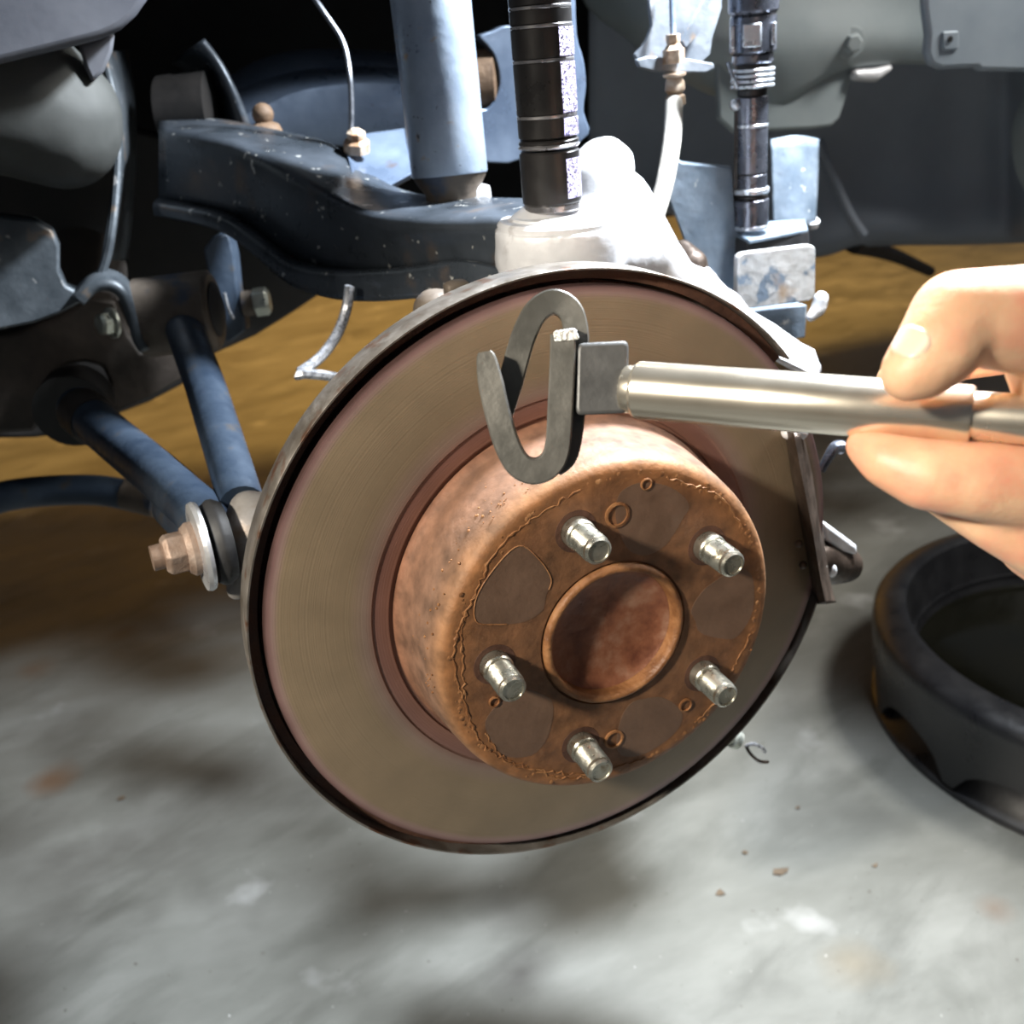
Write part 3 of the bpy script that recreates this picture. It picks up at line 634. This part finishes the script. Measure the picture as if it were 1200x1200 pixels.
# parking-brake cable end hanging below the disc
t = thing('cable_end', 'small zinc cable end with forked clip under the disc edge', 'cable end', A(868, 868, .09))
bm = NB(); p = A(846, 858, .085); q = A(880, 876, .08); lathe(bm, [(0, 0), (.0045, 0), (.0045, .008), (.006, .009), (.006, .013), (.004, .014), (0, .015)], p, q - p, 16); obj('ferrule', bm, 'bolt_zinc', t, angle=30)
bm = NB(); tube(bm, spline([A(874, 874, .083), A(884, 872, .08), A(895, 878, .08), A(896, 882, .08)], 4), .0011, 6); obj('fork_prong', bm, 'wire_silver', t)
bm = NB(); tube(bm, spline([A(874, 874, .083), A(880, 884, .08), A(890, 892, .08), A(900, 893, .08)], 4), .0011, 6); obj('fork_prong', bm, 'caliper_brown', t)
bm = NB(); tube(bm, spline([p, A(820, 850, .10), A(760, 790, .12), (0.0, .13, .40)], 5), .004, 10); obj('cable_sleeve', bm, 'rubber', t)

# ------------------------------------------------------------------ body panels upper right
t = thing('frame_rail', 'grey-green body rail with curved corner above the steel block', 'body panel', A(900, 150, .46))
bm = NB()
loft(bm, [[A(660, -60, .60), A(720, -60, .50), A(800, -60, .47), A(900, -60, .45), A(1000, -60, .45), A(1110, -60, .45)],
          [A(690, 5, .60), A(745, 15, .50), A(810, 20, .46), A(900, 20, .44), A(1000, 15, .44), A(1110, 15, .45)],
          [A(735, 40, .60), A(775, 55, .50), A(830, 65, .46), A(900, 70, .44), A(1003, 50, .44), A(1110, 50, .45)],
          [A(750, 55, .66), A(790, 85, .56), A(840, 110, .49), A(905, 125, .46), A(992, 78, .45), A(1110, 74, .46)]], 5, 3)
obj('rail_skin', bm, 'rail_grey', t, angle=60, solid=.003, offset=-1)
bm = NB()
fl = [(840, 50), (900, 50), (998, 50), (1000, 84), (994, 110), (985, 138), (976, 148), (955, 151), (903, 154), (860, 156), (842, 140)]
slab(bm, [A(x, y, .455) for x, y in fl], (0, .006, 0)); obj('rail_face', bm, 'rail_grey', t, bevel=.003, bseg=3)
hexbolt('rail_bolt', A(997, 50, .438), (-.2, -1, -.1), .008, .008, 'rail_grey', t, washer=.013)
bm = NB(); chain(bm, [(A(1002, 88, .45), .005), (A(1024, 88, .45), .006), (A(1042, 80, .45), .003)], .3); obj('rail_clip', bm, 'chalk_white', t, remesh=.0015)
t = thing('fender_panel', 'light blue-grey fender edge in the upper right corner', 'body panel', A(1140, 80, .30))
bm = NB()
fl = [(1083, -60), (1085, 10), (1089, 40), (1087, 62), (1092, 76), (1104, 81), (1146, 79), (1150, 83), (1260, 84), (1260, -60)]
slab(bm, [A(x, y, .30) for x, y in fl], (0, .008, 0)); obj('fender_skin', bm, 'fender_blue', t, bevel=.003, bseg=3)
bm = NB(); slab(bm, [A(v.x, v.y, .298) for v in rrect(1105, 37, 1124, 36, 1124, 58, 1106, 59)], (0, .004, 0)); sq = obj('square_clip', bm, 'fender_blue', t, bevel=.001)
bm = NB(); lathe(bm, [(0, -.001), (.0022, -.001), (.0022, .002), (0, .002)], A(1113, 46, .298), (0, 1, 0), 14); obj('clip_hole', bm, 'black_void', sq)

t = thing('wheel_arch_liner', 'dark plastic wheel arch liner behind the hand', 'arch liner', A(1080, 285, .6))
bm = NB()
xs = [690, 780, 850, 905, 960, 1000, 1060, 1110, 1150, 1185, 1215, 1300]
dY = [.80, .78, .76, .74, .70, .68, .66, .65, .63, .61, .54, .50]
def lrow(ys, k=1.0, add=0): return [A(x, y, Yv * k + add) for x, y, Yv in zip(xs, ys, dY)]
loft(bm, [lrow([-60] * 12, 1, -.05), lrow([70] * 12, 1, -.02), lrow([150] * 12), lrow([210, 215, 220, 225, 225, 225, 220, 220, 220, 220, 220, 220]),
          lrow([170 + 45, 240, 265, 280, 285, 272, 270, 270, 268, 268, 268, 266], 1, -.01), lrow([220, 245, 275, 296, 298, 287, 284, 284, 283, 282, 281, 280], 1, .03)], 4, 3)
obj('liner_skin', bm, 'liner_dark', t, angle=70, solid=.004)
bm = NB(); tube(bm, spline([A(958, 165, .66), A(975, 205, .65), A(995, 250, .63), A(1012, 276, .62)], 4), .006, 8); obj('liner_rib', bm, 'liner_dark', t)
bm = NB(); loft(bm, [[A(1215, 85, .42), A(1200, 110, .42), A(1186, 150, .42), A(1190, 200, .42), A(1215, 250, .42)], [A(1300, 85, .36), A(1290, 110, .36), A(1285, 150, .36), A(1290, 200, .36), A(1300, 250, .36)]], 5, 2); obj('liner_flap', bm, 'rail_grey', t, solid=.004)
bm = NB(); tube(bm, spline([A(1000, 286, .70), A(1045, 298, .78), A(1090, 318, .86)], 4), [.012, .008], 8); obj('liner_tail', bm, 'sub_brown', t)

# ------------------------------------------------------------------ subframe, left side
t = thing('rear_subframe', 'dark brown subframe beam at the left under the car', 'subframe', A(150, 500, .62))
bm = NB()
fl = [(-60, 180), (120, 140), (300, 190), (430, 240), (470, 330), (425, 346), (373, 347), (345, 366), (300, 394), (248, 417), (213, 452), (175, 472), (133, 488), (90, 508), (40, 514), (-60, 516)]
slab(bm, [A(x, y, .62) for x, y in fl], (0, .10, .0)); obj('beam', bm, 'sub_dark', t, bevel=.004)
bm = NB()
fl = [(-40, 395), (20, 390), (70, 372), (105, 348), (135, 352), (152, 392), (165, 412), (215, 405), (222, 440), (175, 468), (136, 484), (128, 470), (128, 448), (120, 430), (100, 425), (80, 428), (66, 440), (58, 465), (48, 492), (40, 506), (-40, 510)]
slab(bm, [A(x, y, .46) for x, y in fl], (0, .03, 0)); obj('lower_plate', bm, 'sub_brown', t, bevel=.003)
bm = NB(); lathe(bm, [(0, -.03), (.010, -.03), (.012, -.01), (.026, -.008), (.027, .02), (0, .02)], A(90, 470, .44), (-.2, -1, -.1), 32); obj('link_bush', bm, 'sub_dark', t)
bm = NB()   # grey pressed plate with arched flange
fl = [(-40, 250), (0, 253), (40, 258), (62, 270), (70, 290), (70, 318), (78, 335), (88, 341), (99, 336), (108, 328), (118, 322), (124, 332), (112, 342), (95, 355), (70, 368), (40, 379), (0, 387), (-40, 388)]
slab(bm, [A(x, y, .37) for x, y in fl], (.0, .02, 0)); obj('pressed_plate', bm, 'sub_grey', t, bevel=.002)
bm = NB()
loft(bm, [[A(92, 352, .375), A(108, 333, .375), A(125, 325, .375), A(143, 335, .375), (A(154, 362, .375)), A(163, 395, .375), A(172, 416, .375)],
          [A(98, 358, .35), A(112, 344, .35), A(126, 341, .35), A(138, 348, .35), A(147, 368, .35), A(155, 398, .35), A(163, 412, .35)]], 5, 2)
obj('arch_flange', bm, 'sub_grey', t, solid=.006)
bm = NB(); tube(bm, spline([A(112, 338, .37), A(124, 305, .37), A(131, 270, .37), A(136, 225, .38), A(138, 170, .39), A(132, 110, .40), A(120, 60, .42)], 5), [.0030, .0022], 8); obj('sheet_edge', bm, 'sub_grey', t)
bm = NB()
loft(bm, [[A(120, 60, .425), A(132, 110, .405), A(138, 170, .395), A(136, 225, .385), A(124, 305, .375)], [A(150, 60, .52), A(158, 110, .52), A(160, 170, .52), A(158, 225, .52), A(150, 305, .5)]], 4, 2)
obj('sheet_wall', bm, 'sub_grey', t, solid=.003)
p = A(133, 378, .42); hexbolt('frame_bolt', p, (-1, -.5, .1), .0085, .011, 'bolt_zinc', t, washer=.011)
bm = NB(); lathe(bm, [(0, -.01), (.03, -.01), (.034, .0), (.012, .004), (0, .004)], A(95, 318, .52), (0, -1, .3), 24); obj('rear_socket', bm, 'sub_brown', t)

# tab bracket with bolt
t = thing('tab_bracket', 'dark blue steel tab beside the brown bushing sleeve', 'bracket', A(265, 408, .40))
bm = NB()
fl = [(238, 292), (250, 276), (268, 274), (274, 300), (278, 340), (286, 372), (287, 388), (268, 402), (258, 396), (252, 360), (244, 325)]
slab(bm, [A(x, y, .40) for x, y in fl], (.006, .012, 0)); tb = obj('tab', bm, 'link_blue', t, bevel=.0015)
bm = NB(); tube(bm, spline([A(263, 343, .396), A(267, 360, .396), A(274, 374, .396)], 4), .0012, 6); obj('weld_bead', bm, 'washer_zinc', tb)
p = A(285, 356, .405)
bm = NB(); lathe(bm, [(0, 0), (.009, 0), (.009, .008), (0, .008)], p, (1, -.3, 0), 24); obj('bolt_collar', bm, 'bush_brown', t)
hexbolt('bolt_head', p + Vector((.008, -.002, 0)), (1, -.3, .05), .0105, .011, 'bolt_zinc', t)

# lateral links
t = thing('lateral_link', 'blue-grey link tube from brown bushing sleeve down to the disc', 'suspension link', A(290, 590, .12))
c = A(208, 368, .37)
bm = NB(); r = .0265
lathe(bm, [(0, -.026), (.012, -.026), (r - .003, -.026), (r, -.024), (r, .024), (r - .003, .026), (0, .026)], c, (1, -.35, .04), 40); bs_ = obj('bushing_sleeve', bm, 'bush_brown', t, angle=30)
bm = NB(); lathe(bm, [(0, -.030), (.010, -.030), (.018, -.027), (.018, .027), (.010, .03), (0, .030)], c, (1, -.35, .04), 32); obj('rubber_core', bm, 'rubber', bs_)
bm = NB(); tube(bm, [A(216, 385, .35), A(240, 450, .27), A(262, 520, .19), A(284, 592, .13)], [.0125, .0120, .0115, .0112], 20); obj('link_tube', bm, 'link_blue', t)
bm = NB(); ball(bm, A(280, 554, .148), .0025); obj('drain_dimple', bm, 'sub_dark', t)
t = thing('lateral_link', 'lower blue link tube running to the bright washer', 'suspension link', A(232, 612, .12))
bm = NB(); tube(bm, [A(92, 478, .36), A(135, 515, .30), A(185, 556, .22), A(233, 600, .14), A(247, 625, .115)], [.0145, .0140, .0135, .013, .012], 20); obj('link_tube', bm, 'link_blue', t)
bm = NB(); tube(bm, [A(96, 482, .355), A(112, 495, .335)], .0165, 20); obj('end_collar', bm, 'sub_brown', t)
bm = NB(); chain(bm, [(A(195, 598, .19), .008), (A(225, 615, .15), .012), (A(245, 632, .115), .012)], .3); obj('link_eye', bm, 'link_blue', t, remesh=.0018)

# stabiliser bar, dark arc on the left
t = thing('stabiliser_bar', 'dark curved stabiliser bar crossing at the left edge', 'stabiliser bar', A(80, 600, .5))
bm = NB(); tube(bm, spline([A(-60, 605, .50), A(0, 583, .50), A(60, 575, .50), A(120, 575, .48), A(165, 584, .46)], 5), .0125, 14); obj('bar', bm, 'link_blue', t)
bm = NB(); tube(bm, [A(148, 578, .465), A(185, 588, .45)], .0132, 14); obj('bar_sleeve', bm, 'bush_brown', t)

# top-left: muffler and heat plate
t = thing('muffler', 'smooth grey rounded muffler end in the upper left', 'muffler', A(60, 205, .33))
bm = NB()
chain(bm, [(A(-60, 90, .36), .042), (A(20, 105, .36), .042), (A(72, 135, .36), .036)], .2)
chain(bm, [(A(72, 135, .36), .036), (A(70, 150, .36), .036), (A(10, 120, .36), .042), (A(-60, 110, .36), .045)], .2)
obj('shell', bm, 'muffler_grey', t, remesh=.004)
t = thing('heat_plate', 'slate grey sheet plate above the muffler in the corner', 'heat shield', A(60, 70, .30))
bm = NB()
fl = [(-60, -60), (190, -60), (176, -5), (160, 18), (145, 32), (134, 38), (120, 44), (90, 52), (50, 62), (0, 74), (-60, 90)]
slab(bm, [A(x, y, .30) for x, y in fl], (0, .03, 0)); obj('plate', bm, 'plate_slate', t, bevel=.004, bseg=3)
bm = NB(); slab(bm, [A(92, 52, .33), A(135, 38, .33), A(132, 60, .33), A(122, 84, .33), A(108, 97, .33), A(100, 80, .33)], (0, .01, 0)); obj('lip', bm, 'plate_slate', t, bevel=.002)

# wires
bm = NB(); tube(bm, spline([A(355, -20, .36), A(380, 15, .35), A(402, 50, .345), A(410, 90, .335), A(412, 130, .33), A(411, 158, .326)], 6), .0018, 8)
tag(obj('cable', bm, 'wire_grey'), 'thin grey cable curving down to the rusty nut on the arm', 'cable')
bm = NB(); tube(bm, spline([A(410, 335, .22), A(406, 362, .22), A(395, 392, .215), A(376, 418, .21), A(352, 436, .205)], 5) + [A(349, 440, .205)] + spline([A(356, 438, .203), A(380, 440, .20), A(412, 446, .195)], 4), .0030, 8)
tag(obj('sensor_wire', bm, 'wire_silver'), 'bent silver sensor wire hanging below the black control arm', 'wire')

# ------------------------------------------------------------------ drain pan on the floor
pc = Vector((.70, .255, 0)); 
t = thing('drain_pan', 'round black plastic pan with scalloped skirt on the floor', 'drain pan', pc)
seg = 240; rings = []; bm = NB()   # moulded shell, its lower edge cut into shallow arches
inner = [(.2450, .090), (.2440, .101), (.2400, .107), (.2280, .1115), (.2150, .1130), (.2115, .1110), (.2090, .100), (.203, .060), (.19, .035), (.17, .028)]
for k in range(seg):
    a = 2 * PI * k / seg; u = (k % 20) / 20.0; a += math.radians(5); d = Vector((math.cos(a), math.sin(a), 0))
    arch = max(0, 1 - ((u - .5) / .42) ** 2) ** .5 if abs(u - .5) < .42 else 0
    b = .010 + .034 * arch; pr_ = [(.232, b), (.2395, b), (.242, .055 + b * .2)] + inner
    rings.append([bm.verts.new(pc + d * r + Vector((0, 0, z))) for r, z in pr_])
for k in range(seg):
    p, q = rings[k], rings[(k + 1) % seg]
    for j in range(len(p) - 1): bm.faces.new([p[j], q[j], q[j + 1], p[j + 1]])
bm.faces.new([r[-1] for r in rings])
obj('bowl', bm, 'pan_black', t, angle=40)
bm = NB(); lathe(bm, [(.2, .060), (.214, .060), (.218, .034), (.229, .014), (.239, .006), (.240, .0005), (.2, .0005)], pc, (0, 0, 1), 96, closed_prof=True)
obj('base_ring', bm, 'pan_black', t, angle=40)
bm = NB(); lathe(bm, [(0, .048), (.198, .048), (.196, .046), (0, .046)], pc, (0, 0, 1), 64); obj('oil', bm, 'pan_oil', t)
bm = NB(); lathe(bm, [(.024, .028), (.024, .062), (.020, .066), (.010, .066), (.009, .060), (0, .060)], A(1205, 745, .25) * 0 + pc + Vector((-.03, .02, 0)), (0, 0, 1), 24); obj('drain_spout', bm, 'torch_bright', t)

# ------------------------------------------------------------------ hook tool
T0 = .315
t = thing('hook_tool', 'grey double-bent steel hook on a shiny tubular handle', 'hand tool', AD(745, 450, T0))
def band(path, wpx, dep, D0, D1=None):
    """flat bar following a path in the picture plane, given width and real depth"""
    D1 = D1 or D0; pts = spline([AD(x, y, D0 + (D1 - D0) * i / (len(path) - 1)) for i, (x, y) in enumerate(path)], 7)
    back = ray(640, 450).normalized(); bm = NB(); n = len(pts); rows = []
    for i, p in enumerate(pts):
        tt = (pts[min(i + 1, n - 1)] - pts[max(i - 1, 0)]).normalized(); s = tt.cross(back).normalized()
        hw = wpx * D0 / 1200 / 2 * min(1, (.5 + .5 * (i / 9) ** .6)); c = hw * .13
        sec = [(-hw + c, 0), (hw - c, 0), (hw, c), (hw, dep - c), (hw - c, dep), (-hw + c, dep), (-hw, dep - c), (-hw, c)]
        rows.append([bm.verts.new(p + s * a + back * b) for a, b in sec])
    for i in range(n - 1):
        for k in range(8): bm.faces.new([rows[i][k], rows[i][(k + 1) % 8], rows[i + 1][(k + 1) % 8], rows[i + 1][k]])
    bm.faces.new(rows[0]); bm.faces.new(rows[-1]); return bm
obj('hook_front', band([(568, 412), (573, 440), (583, 485), (594, 522), (608, 546), (628, 553), (646, 543), (654, 520), (657, 470), (659, 430), (660, 392)], 30, .0085, T0), 'tool_grey', t, angle=30)
obj('hook_back', band([(590, 492), (596, 458), (604, 425), (614, 392), (628, 365), (648, 353), (667, 362), (675, 385), (676, 420), (672, 480), (664, 530), (648, 546)], 29, .0075, T0 + .0088), 'tool_grey', t, angle=30)
bm = NB(); slab(bm, [AD(v.x, v.y, T0 - .0005) for v in rrect(648, 388, 674, 384, 680, 398, 650, 401, .2)], ray(660, 390).normalized() * .009); obj('cut_end', bm, 'tool_cut', t, bevel=.0004)
bm = NB(); slab(bm, [AD(v.x, v.y, T0 + .001) for v in rrect(676, 402, 737, 399, 736, 484, 674, 487)], ray(705, 440).normalized() * .011); obj('shank_block', bm, 'tool_block', t, bevel=.0012, bseg=3)
h0 = AD(733, 456, T0 + .004); h1 = AD(1140, 487, .275); hd = (h1 - h0); hl = hd.length; rr0 = 33.5 * (T0 + .004) / 1200
bm = NB(); lathe(bm, [(0, 0), (rr0 * .80, 0), (rr0 * .84, .0008), (rr0 * .84, .0045), (0, .0045)], h0, hd, 32); obj('ferrule', bm, 'chrome', t, angle=30)
bm = NB(); lathe(bm, [(0, .0035), (rr0 * .93, .0035), (rr0, .0045), (rr0 * .98, hl * .5), (rr0 * .92, hl - .001), (rr0 * .86, hl), (0, hl)], h0, hd, 48); obj('handle_tube', bm, 'chrome', t, angle=30)
bm = NB(); lathe(bm, [(0, hl), (rr0 * .74, hl), (rr0 * .74, hl + .11), (rr0 * .6, hl + .115), (0, hl + .115)], h0, hd, 40); obj('inner_tube', bm, 'chrome', t, angle=30)

# ------------------------------------------------------------------ hand
t = thing('person', 'bare hand gripping the shiny tool handle at the right edge', 'person', AD(1200, 560, .285))
bm = NB(); DH = .285
def hp(x, y, D, r): return (AD(x, y, D), r * D / 1200)
# thumb: base, proximal, bent joint, tip pressing on the handle
chain(bm, [hp(1380, 430, .265, 80), hp(1230, 376, .262, 68), hp(1122, 372, .258, 56), hp(1102, 404, .256, 51), hp(1080, 427, .256, 43), hp(1066, 437, .256, 35)], .22)
# thumb pad and web
chain(bm, [hp(1230, 420, .27, 52), hp(1300, 520, .28, 80), hp(1380, 560, .28, 95)], .25)
# index finger wraps behind the handle, its tip shows beyond the thumb
chain(bm, [hp(1330, 400, .312, 48), hp(1200, 400, .315, 36), hp(1100, 420, .315, 30), hp(1050, 446, .312, 24)], .22)
# middle finger: knuckle off frame, bent joint under the handle
chain(bm, [hp(1380, 600, .285, 75), hp(1230, 570, .280, 56), hp(1140, 563, .276, 47), hp(1085, 556, .277, 43), hp(1040, 540, .281, 33), hp(1012, 523, .287, 22)], .22)
# ring finger behind and below
chain(bm, [hp(1380, 680, .29, 70), hp(1240, 640, .288, 50), hp(1170, 605, .288, 43), hp(1110, 572, .294, 36)], .22)
# little finger
chain(bm, [hp(1400, 730, .295, 60), hp(1290, 690, .295, 44), hp(1210, 640, .298, 38)], .22)
# palm, wrist and forearm leaving the frame
chain(bm, [hp(1350, 520, .285, 110), hp(1450, 560, .28, 125), hp(1600, 640, .27, 120), hp(1900, 820, .25, 130), hp(2300, 1050, .24, 150)], .25)
hand = obj('hand', bm, 'skin', t, remesh=.0014)
hand.modifiers['soft'].iterations = 8
# nail on the upper left of the thumb tip
bm = NB(); tip = AD(1066, 437, .256); jnt = AD(1102, 404, .256); ax = (tip - jnt).normalized()
toc = (CP - tip).normalized(); nrm = (-ax.cross(toc) * .55 + toc * .75); nrm = (nrm - ax * nrm.dot(ax)).normalized()
if (nrm.dot(Vector((MR[0][0], MR[1][0], MR[2][0])))) > 0: nrm = (2 * toc * nrm.dot(toc) - nrm); nrm = (nrm - ax * nrm.dot(ax)).normalized()
s = ax.cross(nrm).normalized(); rows = []; R0 = .0094
for i in range(9):
    u = i / 8; row = []; tt = .34 + .72 * u; c = jnt.lerp(tip, tt); hw = .66 * max(.12, 1 - abs(2 * u - 1) ** 3.2) ** .5
    for j in range(9):
        v = (j - 4) / 4 * hw; row.append(bm.verts.new(c + (nrm * math.cos(v) + s * math.sin(v)) * (.0110 - .0034 * tt)))
    rows.append(row)
for i in range(8):
    for j in range(8): bm.faces.new([rows[i][j], rows[i + 1][j], rows[i + 1][j + 1], rows[i][j + 1]])
obj('thumb_nail', bm, 'nail', hand, solid=.0003)

# ------------------------------------------------------------------ debris on the floor
for k, (x, y, s, lab) in enumerate([(915, 1022, .008, 'torn brown leaf scrap on the floor below the disc'), (873, 1000, .004, 'tiny dark curl of debris beside the leaf scrap'),
                                    (143, 936, .005, 'small dark crumb on the floor at lower left'), (497, 967, .003, None), (935, 947, .003, 'dark grain on the floor between disc and pan'),
                                    (845, 1047, .006, 'dark smear-like flake under the disc on the floor'), (1026, 1015, .004, 'thin dark sliver on the floor below the pan')]):
    if not lab: continue
    p = AZ(x, y); bm = NB(); a = random.random() * 6
    pts = [p + Vector((math.cos(a + i * PI / 3) * s * random.uniform(.4, 1.1), math.sin(a + i * PI / 3) * s * random.uniform(.3, .8), .0002 + random.random() * .001)) for i in range(6)]
    slab(bm, pts, (0, 0, .0008)); tag(obj('debris', bm, 'leaf', smooth=False), lab, 'debris', 'bits of debris on the concrete')
